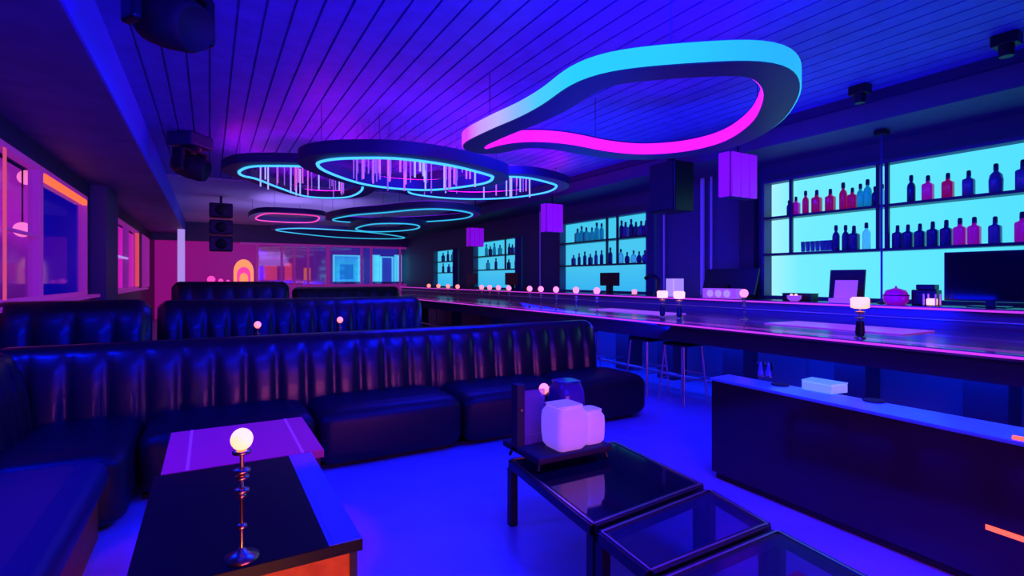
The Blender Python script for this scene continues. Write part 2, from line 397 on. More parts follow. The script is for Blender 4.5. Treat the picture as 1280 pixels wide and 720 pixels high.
def cushion(x0,x1,y0,y1,z0,z1,r=.09):
    """puffy seat block with rolled edges"""
    mb=MB(); n=6; rows=[]
    def ringrow(ins,z):
        a,b,c,d=x0+ins,x1-ins,y0+ins,y1-ins; q=.10; pts=[]
        for cx,cy,s in ((b-q,d-q,0),(a+q,d-q,1),(a+q,c+q,2),(b-q,c+q,3)):
            for k in range(5):
                g=PI/2*(s+k/4); pts.append((cx+q*math.cos(g),cy+q*math.sin(g),z))
        return pts
    for k in range(n+1):
        g=PI/2*k/n; rows.append(ringrow(r*(1-math.cos(PI/2-g)) if False else r*(1-math.sin(g)),z0+r*(1-math.cos(g))))
    for k in range(n+1):
        g=PI/2*k/n; rows.append(ringrow(r*(1-math.cos(g)),z1-r+r*math.sin(g)))
    rows.append(ringrow(r+.06,z1+.012))
    mb.grid(rows,True,closed=True,flip=False)
    mb.add(rows[0],[tuple(range(20))[::-1]]); mb.add(rows[-1],[tuple(range(20))],True)
    return mb
# front L-shaped banquette
bq=thing('banquette','black leather corner banquette in front with fluted back and purple sheen','banquette',(1.2,4.8,0))
def rel(o,t): o.location=(-t.location.x,-t.location.y,-t.location.z); return o
rel(backrest(-1.37,4.02,4.98,.30,1.01,.22,.232).build('backrest','leather',bq),bq)
for a,b in ((-.42,.72),(.73,1.95),(1.96,3.12),(3.13,4.14)):
    rel(cushion(a,b,4.24,4.97,.03,.47,.11).build('seat_cushion','leather2',bq),bq)
rel(MB().box(-.4,4.36,0,4.0,4.95,.031).build('plinth','blackm',bq),bq)
# left wing of the same sofa
wing=backrest(0,5.86,0,.30,1.01,.22,.232)
wv=MB(); wv.v=[(-1.16-y, -.9+x, z) for x,y,z in wing.v]; wv.f=wing.f; wv.sm=wing.sm
rel(wv.build('wing_backrest','leather',bq),bq)
for a,b in ((-.8,.75),(.76,2.3),(2.31,3.85)):
    rel(cushion(-1.15,-.50,a,b,.30,.47,.07).build('wing_cushion','leather3',bq),bq)
rel(cushion(-1.15,-.43,3.86,4.97,.03,.47,.09).build('corner_cushion','leather2',bq),bq)
rel(MB().box(-1.0,-.8,0,-.56,3.84,.30).build('wood_base','wood',bq),bq)
# second row (left part, right part), third and fourth rows
def simple_banquette(x0,x1,y,zt,label,th=.22,chan=.28,seat=True,low=0):
    t=thing('banquette',label,'banquette',((x0+x1)/2,y,0))
    rel(backrest(x0,x1,y,.30,zt,th,chan).build('backrest','leather',t),t)
    if seat: rel(cushion(x0,x1,y-.62,y-.01,.12,.47,.10).build('seat_cushion','leather2',t),t)
    rel(MB().box(x0+.05,y+.02,0,x1-.05,y+.18,.31).build('plinth','blackm',t),t)
    return t
a=PY(1,376,6.55); b=PY(188,376,6.55)
simple_banquette(-1.78,b.x,6.55,(a.z+b.z)/2,'tall black fluted banquette under the left windows, its right end rounded',th=.26,chan=.30)
a=PY(196,375,7.7); b=PY(528,371,7.7)
simple_banquette(a.x,b.x,7.7,(a.z+b.z)/2,'long black fluted banquette in the second row, behind the two red table lamps',chan=.26)
a=PY(214,352,11.0); b=PY(362,352,11.0)
simple_banquette(a.x,b.x,11.0,a.z,'dark banquette back in the third row, below the amber arch lamp',chan=.3)
a=PY(366,359,14.0); b=PY(500,359,14.0)
simple_banquette(a.x,b.x,14.0,a.z,'farthest dark blue banquette back, in front of the cyan glass room',chan=.4)

# ------------------------------------------------------------------ stem lamps
def make_lamp(name,label,loc,hgt=.36,gr=.030,gm='globe',group=None,shade=False,wide=.02):
    t=thing(name,label,'table lamp',loc,group=group)
    MB().lathe([(.045,0),(.045,.008),(.02,.016),(.008,.03)],20).build('base','brass',t)
    top=hgt-gr*2
    stem=MB().lathe([(.005,.03),(.005,top*.55),(.012,top*.56),(.012,top*.58),(.005,top*.6),(.005,top)],12).build('stem','brass',t)
    for z,r in ((.09,.014),(top*.62,wide),(top*.74,wide*.95),(top*.80,wide*1.15),(top*.97,wide*1.2)):
        MB().lathe([(.006,z-.008),(r,z-.004),(r,z+.004),(.006,z+.008)],16).build('ring','brass',stem)
    if shade: MB().lathe([(.03,.02),(.036,.05),(.030,top*.45),(.034,top*.5),(.02,top*.54)],18).build('body','black',t)
    if shade: MB().lathe([(gr*.9,top-gr*.6),(gr*1.5,top-gr*.4),(gr*1.55,top+gr*1.2),(gr*1.2,top+gr*1.5),(.002,top+gr*1.5)],20).build('shade',gm,t)
    else: MB().sphere((0,0,top+gr*.9),gr,20,12,1.05).build('globe',gm,t)
    return t
make_lamp('table_lamp','brass stem lamp with glowing cream globe on the dark table in the left foreground',(.078,1.655,.72),.365,.029)
p=PZ(680,553,.40)
make_lamp('table_lamp','small red-glowing globe lamp on the glass table, behind the white jars',(p.x,p.y,.40),.40,.034,'globe2')
# lamps on tables behind the front banquette
def pedestal_table(loc,label):
    t=thing('pedestal_table',label,'table',loc)
    MB().box(-.33,-.33,.69,.33,.33,.72).build('tabletop','topblk',t,.004)
    MB().lathe([(.035,.02),(.035,.69)],14).build('column','black',t)
    MB().lathe([(.24,0),(.24,.012),(.04,.025)],24).build('base','black',t)
    return t
for (x,y,Y,lab,tl) in ((322,405,6.0,'red-glowing globe lamp behind the front banquette, left one of two','black square table behind the front banquette, left of two'),(425,399,6.35,'red-glowing globe lamp behind the front banquette, right one of two','black square table behind the front banquette, right of two')):
    p=PY(x,y,Y); zt=p.z-.34
    tb=pedestal_table((p.x,p.y,0),tl)
    for ch in kids(tb):
        if ch.name.startswith('tabletop') or ch.name.startswith('column'): pass
    tb.scale=(1,1,zt/.72)
    make_lamp('table_lamp',lab,(p.x,p.y,zt),.37,.034,'globe2',group='red globe lamps in the booths')

# ------------------------------------------------------------------ tables in the left foreground
def box_table(x0,x1,y0,y1,z,top,label,band):
    t=thing('cocktail_table',label,'table',((x0+x1)/2,(y0+y1)/2,0))
    rel(MB().box(x0,y0,z-.035,x1,y1,z).build('tabletop',top,t,.003),t)
    a=.085
    if top=='toppur': rel(MB().box(x0+a,y0+.002,z+.0003,x0+a+.012,y1-.002,z+.0012).build('inlay_line','strip',t),t)
    rel(MB().box(x1-a-.012,y0+.002,z+.0003,x1-a,y1-.002,z+.0012).build('inlay_line','strip' if top=='toppur' else 'stripb',t),t)
    rel(MB().box(x1-a+.001,y0+.002,z+.0003,x1-.002,y1-.002,z+.001).build('border_band',band,t),t)
    rel(MB().box(x0+.03,y0+.02,.03,x1-.03,y1-.02,z-.036).build('wood_pedestal','wood',t,.004),t)
    fr=MB()
    for xx in (x0+.015,x1-.035):
        for yy in (y0+.008,y1-.028): fr.box(xx,yy,0,xx+.02,yy+.02,z-.036)
    rel(fr.build('corner_frame','black',t),t)
    return t
box_table(-.19,.40,1.60,2.515,.72,'topblk','black topped box table with wood front, in the left foreground','stripb')
box_table(-.17,.455,2.525,3.19,.72,'toppur','purple-lit box table with pale inlay lines, before the front banquette','toppur')

# ------------------------------------------------------------------ glass coffee tables
def glass_table(q,z,label,glass,crossbars=(),r=.022,legs=(0,1,2,3)):
    t=thing('coffee_table',label,'table',(sum(p[0] for p in q)/4,sum(p[1] for p in q)/4,0))
    q=[Vector((p[0],p[1],0)) for p in q]; c=sum(q,Vector())/4
    def rail(a,b,name='rail',m='black'):
        d=(b-a).normalized(); n=Vector((-d.y,d.x,0))*r
        rel(MB().quadbox([a+n,a-n,b-n,b+n],z-.05,z-.002).build(name,m,t,.003),t)
        nn=n*.22
        rel(MB().quadbox([a+nn,a-nn,b-nn,b+nn],z-.002,z+.002).build('edge_trim','chrome',t),t)
    for i in range(4): rail(q[i],q[(i+1)%4])
    for u in crossbars: rail(q[0].lerp(q[3],u),q[1].lerp(q[2],u))
    for i in legs:
        p=q[i].lerp(c,.012); rel(MB().box(p.x-.024,p.y-.024,0,p.x+.024,p.y+.024,z-.05).build('leg','black',t,.003),t)
    us=[0]+list(crossbars)+[1]
    for k in range(len(us)-1):
        a,b,e,f=q[0].lerp(q[3],us[k]+.02),q[1].lerp(q[2],us[k]+.02),q[1].lerp(q[2],us[k+1]-.02),q[0].lerp(q[3],us[k+1]-.02)
        a,b=a.lerp(b,.03),b.lerp(a,.03); f,e=f.lerp(e,.03),e.lerp(f,.03)
        rel(MB().quadbox([a,b,e,f],z-.012,z-.003).build('glass_top',glass[k],t),t)
    return t
glass_table([(1.60,2.80),(2.38,2.76),(2.29,1.96),(1.50,1.88)],.40,'low black coffee table with mirror-dark glass top carrying the white jars',['dglass'])
glass_table([(1.49,1.81),(2.275,1.89),(2.19,1.50),(1.455,1.48)],.395,'low black coffee table with smoked blue glass, in the middle of three',['bglass'])
glass_table([(1.445,1.42),(2.175,1.44),(2.06,.62),(1.38,.62)],.39,'low glass coffee table at the bottom edge of the picture',['bglass'])

t=[o for o in bpy.data.objects if o.get('label','').startswith('low glass coffee table')][0]
rel(MB().quadbox([(1.62,.80),(2.00,.82),(2.06,1.28),(1.66,1.26)],.0,.33).build('storage_box',mat('plum_box',(.4,.05,.3),.5,emis=(.28,.0,.22),es=.5),t,.01),t)  # box added for a magenta patch, its lighting put into emission
# caddy, menu holder and jars on the glass table
cz=.40
cd=thing('table_caddy','black tray on short legs with an upright post, on the glass coffee table','tray',(1.9,2.70,cz))
MB().box(-.29,-.19,.045,.25,.235,.085).build('tray','blackm',cd,.01)
for sx in (-.26,.215):
    for sy in (-.15,.15): MB().tube([(sx,sy,.05),(sx*1.06,sy*1.1,.004)],.010,8).build('leg','black',cd)
MB().box(-.29,.05,.05,-.235,.12,.46).build('post','blackm',cd,.006)
MB().lathe([(.008,0),(.008,.012)],10).build('screw','brass',cd).location=(-.262,.044,.30)
o=MB().box(0,0,0,.145,.012,.33)
mh=o.build('menu_holder','acrylic'); mh.location=(1.675,2.765,cz+.0855); tag(mh,'purple tinted acrylic menu holder beside the black post','menu holder')
def jar(label,loc,w,h,m,sq=6,lid=False,name='jar'):
    t=thing(name,label,'jar',loc)
    MB().lathe([(w*.40,0),(w*.49,h*.10),(w*.52,h*.35),(w*.52,h*.68),(w*.50,h*.86),(w*.42,h*.97),(w*.40,h)],40,sq=sq).build('body',m,t)
    MB().lathe([(w*.38,h),(w*.42,h+.004),(w*.42,h+.012),(w*.36,h+.014)],32,sq=sq).build('rim',m,t)
    return t
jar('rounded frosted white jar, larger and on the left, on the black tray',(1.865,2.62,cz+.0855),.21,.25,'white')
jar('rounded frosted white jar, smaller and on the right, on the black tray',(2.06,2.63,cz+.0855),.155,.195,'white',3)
jar('tall purple smoked jar standing behind the two white jars',(2.03,2.83,cz+.0855),.19,.34,'jar',3)

# ------------------------------------------------------------------ low partition on the right
lp=thing('low_partition','low glossy dark partition with pale blue ledge, on the right','partition',(3.4,1.7,0))
rel(MB().quadbox([(3.30,2.72),(3.50,2.74),(3.50,.2),(3.20,.2)],.05,.735).build('panel','partn',lp,.004),lp)
rel(MB().quadbox([(3.29,2.73),(3.53,2.75),(3.56,.2),(3.19,.2)],.735,.755).build('ledge','ledge',lp,.004),lp)
rel(MB().quadbox([(3.33,2.70),(3.47,2.70),(3.47,.2),(3.23,.2)],0,.05).build('plinth','blackm',lp),lp)
rel(MB().quadbox([(3.232,1.06),(3.2315,1.07),(3.205,.72),(3.2055,.71)],.30,.325).build('light_strip','orange',lp),lp)  # orange reflection in the glossy panel, made as a glowing strip
for (x,y,l) in ((975,481,'flat black coaster on the pale ledge, farther one'),(1092,501,'flat black coaster on the pale ledge, nearer one')):
    p=PZ(x,y,.757); c=MB().lathe([(.055,0),(.06,.003),(.06,.006),(.055,.008)],28).build('coaster','blackm'); c.location=(p.x,p.y,.7555); tag(c,l,'coaster','coasters on the pale ledge')
def tumbler(label,loc,r,h,m='glass',group=None,cat='glass'):
    t=MB().lathe([(r*.8,0),(r,h),(r*.9,h),(r*.72,.01),(.001,.01)],18).build('tumbler',m); t.location=loc
    return tag(t,label,cat,group)
for k,(x,y) in enumerate(((951,470),(961,471))):
    p=PZ(x,y,.757); tumbler('small clear tumbler at the far end of the pale ledge, '+['left one','right one'][k],(p.x,p.y,.7555),.028,.11,group='tumblers on the pale ledge')
nk=MB()
p=PZ(1028,488,.757)
bx=thing('paper_box','white folded paper box on the far edge of the pale ledge','box',(p.x+.02,p.y,.7555))
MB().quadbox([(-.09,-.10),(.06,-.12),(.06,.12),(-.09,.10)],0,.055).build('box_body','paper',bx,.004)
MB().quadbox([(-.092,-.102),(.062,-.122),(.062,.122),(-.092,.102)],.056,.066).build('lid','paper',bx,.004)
nb=thing('glow_stick_light','orange glowing strip light lying on the near end of the pale ledge','light',(3.27,.86,.7555),rz=.1)  # glowing strip added for an orange reflection on the ledge
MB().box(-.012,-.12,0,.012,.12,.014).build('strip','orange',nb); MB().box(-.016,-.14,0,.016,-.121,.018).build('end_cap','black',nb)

# ------------------------------------------------------------------ high bar table
bar=thing('bar_counter','long lacquered high bar counter with pink glowing edge, along the right','bar counter',(5.5,6,0))
rel(MB().box(4.60,.4,.955,6.40,17,1.0).build('countertop','bartop',bar,.006),bar)
rel(MB().box(4.72,.5,.775,6.3,16.9,.954).build('apron','apron',bar),bar)
rel(MB().box(4.588,.4,.975,4.599,17,.992).build('edge_light','pinkedge',bar),bar)
PY_=[PX(x,400,6.1).y for x in (1240,1071,925,840,786)]+[11.5,14,16.6]
for y in PY_:
    rel(MB().box(5.95,y-.16,0,6.25,y+.16,.774).build('pedestal','apron',bar,.005),bar)
rel(MB().tube([(5.5,.6,.20),(5.5,16.8,.20)],.022,10).build('foot_rail','chrome',bar),bar)
for y in PY_:
    rel(MB().tube([(5.5,y,.20),(5.96,y,.20)],.014,8).build('rail_bracket','chrome',bar),bar)
# mats lying on the bar
p=PZ(978,405,1.0); q=PZ(1262,430,1.0)
m_=MB().box(0,0,0,.62,1.35,.012).build('bar_mat',mat('pink_bar_mat',(.75,.45,.65),.3,emis=(.55,.04,.5),es=.35),None,.004); m_.location=(5.35,2.35,1.0005); tag(m_,'long pale pink bar mat lying on the bar counter at right','mat')  # pink light on the near mat is put into its emission
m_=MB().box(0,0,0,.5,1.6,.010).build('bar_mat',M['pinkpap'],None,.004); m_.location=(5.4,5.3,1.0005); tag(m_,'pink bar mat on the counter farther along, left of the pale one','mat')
# service bar behind
sb=thing('service_bar','tall service bar with blue grooved front and pink edged top, behind the counter','bar counter',(6.85,8,0))
rel(MB().box(6.66,.3,0,7.05,20.5,1.165).build('cabinet','barfront',sb),sb)
for y in [.6+.85*k for k in range(23)]:
    rel(MB().box(6.645,y,.08,6.66,y+.80,.95).build('front_panel','barfront',sb,.006),sb)
rel(MB().box(6.60,.3,1.165,7.10,20.5,1.21).build('top','bartop',sb,.004),sb)
rel(MB().box(6.588,.3,1.178,6.599,20.5,1.198).build('edge_light','pinkedge',sb),sb)
rel(MB().tube([(6.56,.4,1.08),(6.56,20.3,1.08)],.012,8).build('towel_rail','chrome',sb),sb)
for y in (1.5,4.5,7.5,10.5,13.5,16.5,19.5):
    rel(MB().tube([(6.56,y,1.08),(6.66,y,1.08)],.008,6).build('rail_bracket','chrome',sb),sb)

# bar stools
st=thing('bar_stool','x','stool',(0,0,0))
for sx in (-1,1):
    for sy in (-1,1): MB().tube([(sx*.15,sy*.15,.70),(sx*.20,sy*.20,.002)],.012,8).build('leg','chrome',st)
for a,b in (((-1,-1),(1,-1)),((1,-1),(1,1)),((1,1),(-1,1)),((-1,1),(-1,-1))):
    z=.30 if a[1]==b[1] else .36
    k=.15+.05*(1-z/.7)
    MB().tube([(a[0]*k,a[1]*k,z),(b[0]*k,b[1]*k,z)],.009,8).build('rung','chrome',st)
MB().lathe([(.001,.695),(.19,.70),(.205,.715),(.20,.732),(.15,.74),(.001,.742)],28,sq=2).build('seat','leather2',st)
pos=[(860,508,'nearest'),(812,497,'second nearest'),(777,471,'third nearest'),(745,455,'farthest visible')]
first=True
for (x,y,w) in pos:
    p=PZ(x,y-6,0); p.x=min(max(p.x,4.75),5.0)
    lab='slim steel bar stool under the counter overhang, '+w+' one'
    if first: st.location=(p.x,p.y,0); st['label']=lab; st['group']='bar stools along the counter'; first=False
    else: dup(st,(p.x,p.y,0),label=lab)

# ------------------------------------------------------------------ lamps along the bar
bl=None; N=0
xs=[1075,930,849,828,746,720,695,676,662,636,623,612,602,572,560,548,536]
for i,x in enumerate(xs):
    X=4.78 if i==0 else (5.75 if i==1 else (5.2 if i<4 else 5.05))
    p=PX(x,365,X)
    lab=('cream drum shaded lamp with black base' if i in (0,2,3) else 'amber globe stem lamp')+' on the bar counter, '+('nearest the camera' if i==0 else NTH[i]+' from the near end')
    if i==0:
        bs=make_lamp('bar_lamp',lab,(p.x,p.y,1.0005),.37,.046,'shade','stem lamps along the bar counter',True,.035)
    elif i in (2,3): dup(bs,(p.x,p.y,1.0005),label=lab)
    elif bl is None:
        bl=make_lamp('bar_lamp',lab,(p.x,p.y,1.0005),.38,.050,'globe2','stem lamps along the bar counter',False,.026)
    else: dup(bl,(p.x,p.y,1.0005),label=lab)
# ------------------------------------------------------------------ backlit display niches on the right wall
def niche(y0,y1,zt,zs_,zb,div,em,label,xb=7.58,xf=7.34,side=True):
    t=thing('display_shelf',label,'shelf',(7.5,(y0+y1)/2,0))
    rel(MB().box(xb-.02,y0,zb,xb,y1,zt).build('backlit_panel',em,t),t)
    for z in zs_: rel(MB().box(xf,y0-.01,z-.035,xb-.021,y1+.01,z).build('shelf_board','cap',t,.003),t)
    for y in div: rel(MB().box(xf+.02,y-.022,zs_[-1],xf+.06,y+.022,zt+.0).build('divider','cap',t),t)
    fr=MB(); fr.box(xf+.05,y0-.05,zt,xb,y1+.05,zt+.04); fr.box(xf+.05,y1+.011,zb,xb,y1+.05,zt-.001); fr.box(xf+.05,y0-.05,zb,xb,y0-.011,zt-.001)
    rel(fr.build('frame','wall',t),t)
    rel(MB().box(xf+.05,y0,zb-.06,xb,y1,zb).build('base_ledge','wall',t),t)
    return t
n1y0,n1y1=1.2,5.10
d1=[PX(988,240,7.36).y,PX(1097,240,7.36).y,PX(1108,240,7.36).y]
niche(n1y0,n1y1,2.96,(2.44,1.89),1.25,d1,'backlit','nearest large backlit cyan bottle display on the right wall')
niche(7.66,10.55,2.82,(2.36,1.83),1.25,[PX(758,300,7.36).y,PX(771,300,7.36).y],'backlit2','second backlit cyan bottle display from the camera, left of the black loudspeaker')
niche(12.75,15.4,2.66,(2.22,1.80),1.25,[PX(631,300,7.36).y],'backlit2','third backlit cyan bottle display, far along the right wall')
niche(17.1,18.9,2.55,(2.15,1.75),1.25,[],'backlit2','farthest and smallest backlit cyan bottle display on the right wall')

# ------------------------------------------------------------------ bottles
PB={'slim':[(.036,0),(.040,.01),(.040,.17),(.034,.20),(.016,.225),(.014,.25)],
    'round':[(.045,0),(.052,.02),(.054,.12),(.046,.17),(.020,.20),(.017,.22)],
    'square':[(.044,0),(.047,.01),(.047,.16),(.044,.175),(.018,.19),(.017,.215)],
    'flask':[(.040,0),(.058,.03),(.060,.10),(.046,.15),(.017,.175),(.016,.20)]}
PROTO={}
def bottle(kind,m,loc,label,sc=1.0,group=None):
    key=(kind,m)
    if key not in PROTO:
        t=thing('bottle',label,'bottle',loc,group=group)
        pr=PB[kind]; top=pr[-1][1]
        MB().lathe(pr,16,sq=5 if kind=='square' else 0).build('glass_body',m,t)
        MB().lathe([(.018,top-.01),(.020,top),(.019,top+.045),(.012,top+.055)],14).build('cap','cap',t)
        PROTO[key]=t; o=t
    else: o=dup(PROTO[key],loc,label=label,group=group)
    o.scale=(sc,sc,sc); return o
CN={'b_red':'red','b_mag':'magenta','b_blue':'navy','b_pur':'purple','b_teal':'teal','b_clear':'clear'}
def row(items,z,where,group,Xs=7.46,sc=1.0):
    cnt={}
    for it in items: cnt[it[2]]=cnt.get(it[2],0)+1
    seen={}
    for (x,kind,m,k) in items:
        seen[m]=seen.get(m,0)+1
        p=PX(x,300,Xs); c=CN[m]
        o='the only %s one'%c if cnt[m]==1 else '%s %s from left'%(NTH[seen[m]-1],c)
        bottle(kind,m,(p.x,p.y,z+.0005),'%s %s bottle, %s, %s'%(c,kind,o,where),k*sc,group)
row([(986,'slim','b_blue',.75),(995,'square','b_mag',1.0),(1007,'slim','b_red',1.1),(1021,'square','b_red',1.2),(1038,'square','b_red',1.15),(1054,'slim','b_red',1.22),(1065.5,'square','b_red',1.05),(1075.5,'slim','b_teal',1.05),(1084.5,'slim','b_teal',1.2),(1093.5,'slim','b_blue',.85),(1103,'slim','b_clear',.9)],2.44,'upper left shelf of the nearest display','bottles on the upper shelf of the nearest display')
row([(1139,'slim','b_blue',1.1),(1160,'square','b_mag',1.12),(1185,'square','b_red',1.1),(1211,'square','b_pur',1.08),(1245,'round','b_pur',1.18),(1279,'square','b_pur',1.2)],2.44,'upper right shelf of the nearest display','bottles on the upper shelf of the nearest display')
row([(1045,'slim','b_blue',1.15),(1057,'slim','b_blue',1.12),(1067.5,'square','b_blue',1.2),(1083,'slim','b_clear',1.15)],1.89,'lower left shelf of the nearest display','bottles on the lower shelf of the nearest display')
row([(1122,'square','b_blue',1.05),(1135,'square','b_blue',1.05),(1150,'square','b_blue',1.05),(1166,'square','b_blue',1.1),(1183,'square','b_blue',1.12),(1200,'square','b_mag',1.15),(1218,'square','b_mag',1.15),(1244,'square','b_pur',1.1),(1278,'square','b_mag',1.2)],1.89,'lower right shelf of the nearest display','bottles on the lower shelf of the nearest display')
for k,x in enumerate((1004,1010,1016,1022,1028,1033,1038)):
    p=PX(x,300,7.45); tumbler('small clear glass, %s from left in the row, nearest display lower shelf'%NTH[k],(p.x,p.y,1.8905),.032,.15,'b_clear','glasses on the lower shelf of the nearest display')
row([(722,'square','b_teal',1.2),(727,'slim','b_teal',1.2),(733,'square','b_teal',1.2),(740,'round','b_teal',1.1),(746,'slim','b_teal',1.3),(752,'slim','b_teal',1.2)],2.36,'upper left shelf of the second display','bottles on the second display')
row([(777,'slim','b_blue',1.2),(782,'square','b_pur',1.2),(789,'slim','b_blue',1.2),(795,'square','b_blue',1.1),(801.5,'round','b_pur',1.1),(807.5,'square','b_blue',1.1)],2.36,'upper right shelf of the second display','bottles on the second display')
row([(717,'square','b_pur',.9),(724,'slim','b_blue',.9),(731,'slim','b_blue',1.0),(738,'square','b_blue',.9),(745,'slim','b_pur',1.0),(752,'slim','b_blue',1.0),(763,'slim','b_blue',1.15)],1.83,'lower left shelf of the second display','bottles on the second display')
row([(776,'round','b_clear',1.1),(784,'flask','b_blue',.9),(792,'flask','b_clear',1.0),(799,'flask','b_blue',.9),(806,'flask','b_pur',.95)],1.83,'lower right shelf of the second display','bottles on the second display')
row([(608,'slim','b_teal',1.2),(613,'square','b_blue',1.1),(618,'slim','b_teal',1.2),(625,'square','b_teal',1.1),(636.5,'slim','b_blue',1.0),(640.5,'square','b_pur',1.0),(645,'slim','b_blue',1.0)],2.22,'upper shelf of the third display','bottles on the far displays')
row([(610,'square','b_teal',1.1),(620,'slim','b_blue',1.1),(636,'square','b_blue',1.0),(645,'slim','b_pur',1.1)],1.80,'lower shelf of the third display','bottles on the far displays')
row([(554,'square','b_blue',1.2),(560,'slim','b_blue',1.2),(566,'square','b_teal',1.2)],2.15,'upper shelf of the farthest display','bottles on the far displays')
row([(554,'slim','b_blue',1.1),(561,'square','b_pur',1.1),(567,'slim','b_blue',1.1)],1.75,'lower shelf of the farthest display','bottles on the far displays')

# ------------------------------------------------------------------ things on the service bar (top at 1.21)
T=1.2105
def on_bar(x,X=6.85): p=PX(x,370,X); return (p.x,p.y,T)
# black wide monitor on the right
p=PX(1181,370,6.95); q=PX(1300,370,6.95)
mo=thing('monitor','wide black monitor standing on the service bar at the right edge','monitor',(6.95,(p.y+q.y)/2,T))
hw=(p.y-q.y)/2
MB().box(-.02,-hw,.06,.02,hw,.58).build('screen_housing','black',mo,.006); MB().box(-.023,-hw+.02,.08,-.0205,hw-.02,.56).build('screen','screen',mo)
MB().box(.021,-.04,.01,.04,.04,.12).build('stand','black',mo); MB().box(-.10,-.16,0,.10,.16,.012).build('foot','black',mo,.003)
# dark screen back with pink card in front
def pos_terminal(x,label,tilt,w,h):
    t=thing('till_terminal',label,'till',on_bar(x,6.93))
    m=MB(); m.box(-.10,-w*.3,0,.10,w*.3,.02).build('foot','black',t,.003)
    MB().box(.0,-.03,.02,.04,.03,h*.5).build('neck','black',t)
    s=MB().box(-.015,-w/2,0,.015,w/2,h).build('screen','black',t,.006); s.location=(.01,0,.05); s.rotation_euler=(0,tilt,0)
    return t
pos_terminal(1057,'black till terminal behind a pink card, on the service bar before the nearest display',.12,.42,.36)
t=thing('card_holder','pink lit paper card in a stand, leaning before the till terminal','card',on_bar(1056,6.70))
s=MB().box(-.004,-.13,.0,.004,.13,.22).build('card','pinkpap',t); s.location=(0,0,.06); s.rotation_euler=(0,.18,0)
MB().box(-.05,-.17,0,.06,.17,.055).build('stand','pinkpap',t,.006)
pos_terminal(908,'dark tilted till terminal on the service bar, left of the nearest display',.30,.95,.42)
t=thing('till_box','low pink lit till box with round dials, left of the nearest display','till',on_bar(902,6.70))
MB().box(-.07,-.30,0,.08,.30,.15).build('box','pinkpap',t,.01)
for y in (-.15,.0,.15): 
    o=MB().lathe([(.05,0),(.055,.01),(.04,.02)],18).build('dial','lilac',t); o.rotation_euler=(0,-PI/2,0); o.location=(-.071,y,.075)
t=thing('tray','low black tray standing on the service bar, left of the pink card','tray',on_bar(1000,6.95))
MB().box(-.09,-.20,0,.09,.20,.09).build('tray_body','black',t,.01); MB().box(-.095,-.205,.09,.095,.205,.10).build('tray_rim','black',t,.003)
t=thing('votive_bowl','faceted glass bowl with small glowing candles, before the black tray','candle',on_bar(993,6.72))
MB().lathe([(.05,0),(.085,.03),(.09,.075),(.082,.075),(.07,.03),(.001,.01)],9).build('bowl','pinkpap',t)
for a in range(3):
    MB().sphere((.035*math.cos(a*2.1),.035*math.sin(a*2.1),.075),.02,10,8).build('flame','globe',t)
t=thing('candle_cube','square glass candle holder glowing orange, left of the monitor','candle',on_bar(1165,6.78))
MB().box(-.055,-.055,0,.055,.055,.008).build('base','black',t); MB().box(-.04,-.04,.009,.04,.04,.08).build('glow','shade',t,.01)
for sx in (-1,1):
    for sy in (-1,1): MB().box(sx*.055-.006,sy*.055-.006,.008,sx*.055+.006,sy*.055+.006,.13).build('corner_post','pinkpap',t)
t=thing('ice_bucket','round dark ice bucket lit magenta, between the pink card and the candle cube','bucket',on_bar(1120,6.85))
MB().lathe([(.09,0),(.12,.04),(.125,.10),(.10,.16),(.03,.185),(.012,.19),(.012,.21)],28).build('bucket_body',mat('magenta_lit_metal',(.35,.02,.3),.3,.3,emis=(.5,.0,.45),es=.35),t)  # magenta light on the bucket is put in as emission
MB().lathe([(.126,.10),(.130,.105),(.126,.11)],28).build('band','black',t)
t=thing('stacked_case','pair of dark cases stacked behind the candle cube','case',on_bar(1158,7.0))
MB().box(-.07,-.12,0,.07,.12,.17).build('lower_case','black',t,.01); MB().box(-.06,-.10,.171,.06,.08,.23).build('upper_case','black',t,.01)
t=thing('till_terminal','dark till terminal before the second display, white shade below','till',on_bar(762,6.9))
MB().box(-.02,-.28,.16,.02,.28,.42).build('screen','black',t,.01); MB().box(-.05,-.05,0,.05,.05,.16).build('stand','black',t); MB().box(-.10,-.2,0,.1,.2,.015).build('foot','black',t)
t=thing('bar_tap','black beer tap with drooping spout, at the right end of the second display','tap',on_bar(823,6.9))
MB().tube([(0,0,0),(0,0,.28),(-.03,.05,.34),(-.06,.16,.35),(-.08,.24,.30)],.035,10).build('spout','black',t); MB().lathe([(.08,0),(.08,.02),(.03,.03)],18).build('base','black',t)
for k,x in enumerate((839,848)):
    p=on_bar(x,7.0); o=MB().box(-.03,-.09,0,.03,.09,.30).build('menu_card','lilac'); o.location=p; tag(o,'tall pale lilac menu card beside the black tap, '+['left one','right one'][k],'card')
t=thing('candle_light','small amber candle on the service bar before the second display','candle',on_bar(793,6.75))
MB().lathe([(.04,0),(.045,.02),(.045,.09),(.03,.10)],16).build('shade','globe2',t); MB().lathe([(.05,0),(.05,.012),(.02,.014)],16).build('saucer','black',t)
for k,x in enumerate((590,640)):
    t=thing('till_terminal','dark till terminal far along the service bar, '+['before the gap after the farthest display','before the third display'][k],'till',on_bar(x,6.9))
    MB().box(-.02,-.35,.14,.02,.35,.46).build('screen','black',t,.01); MB().box(-.05,-.06,0,.05,.06,.14).build('stand','black',t)

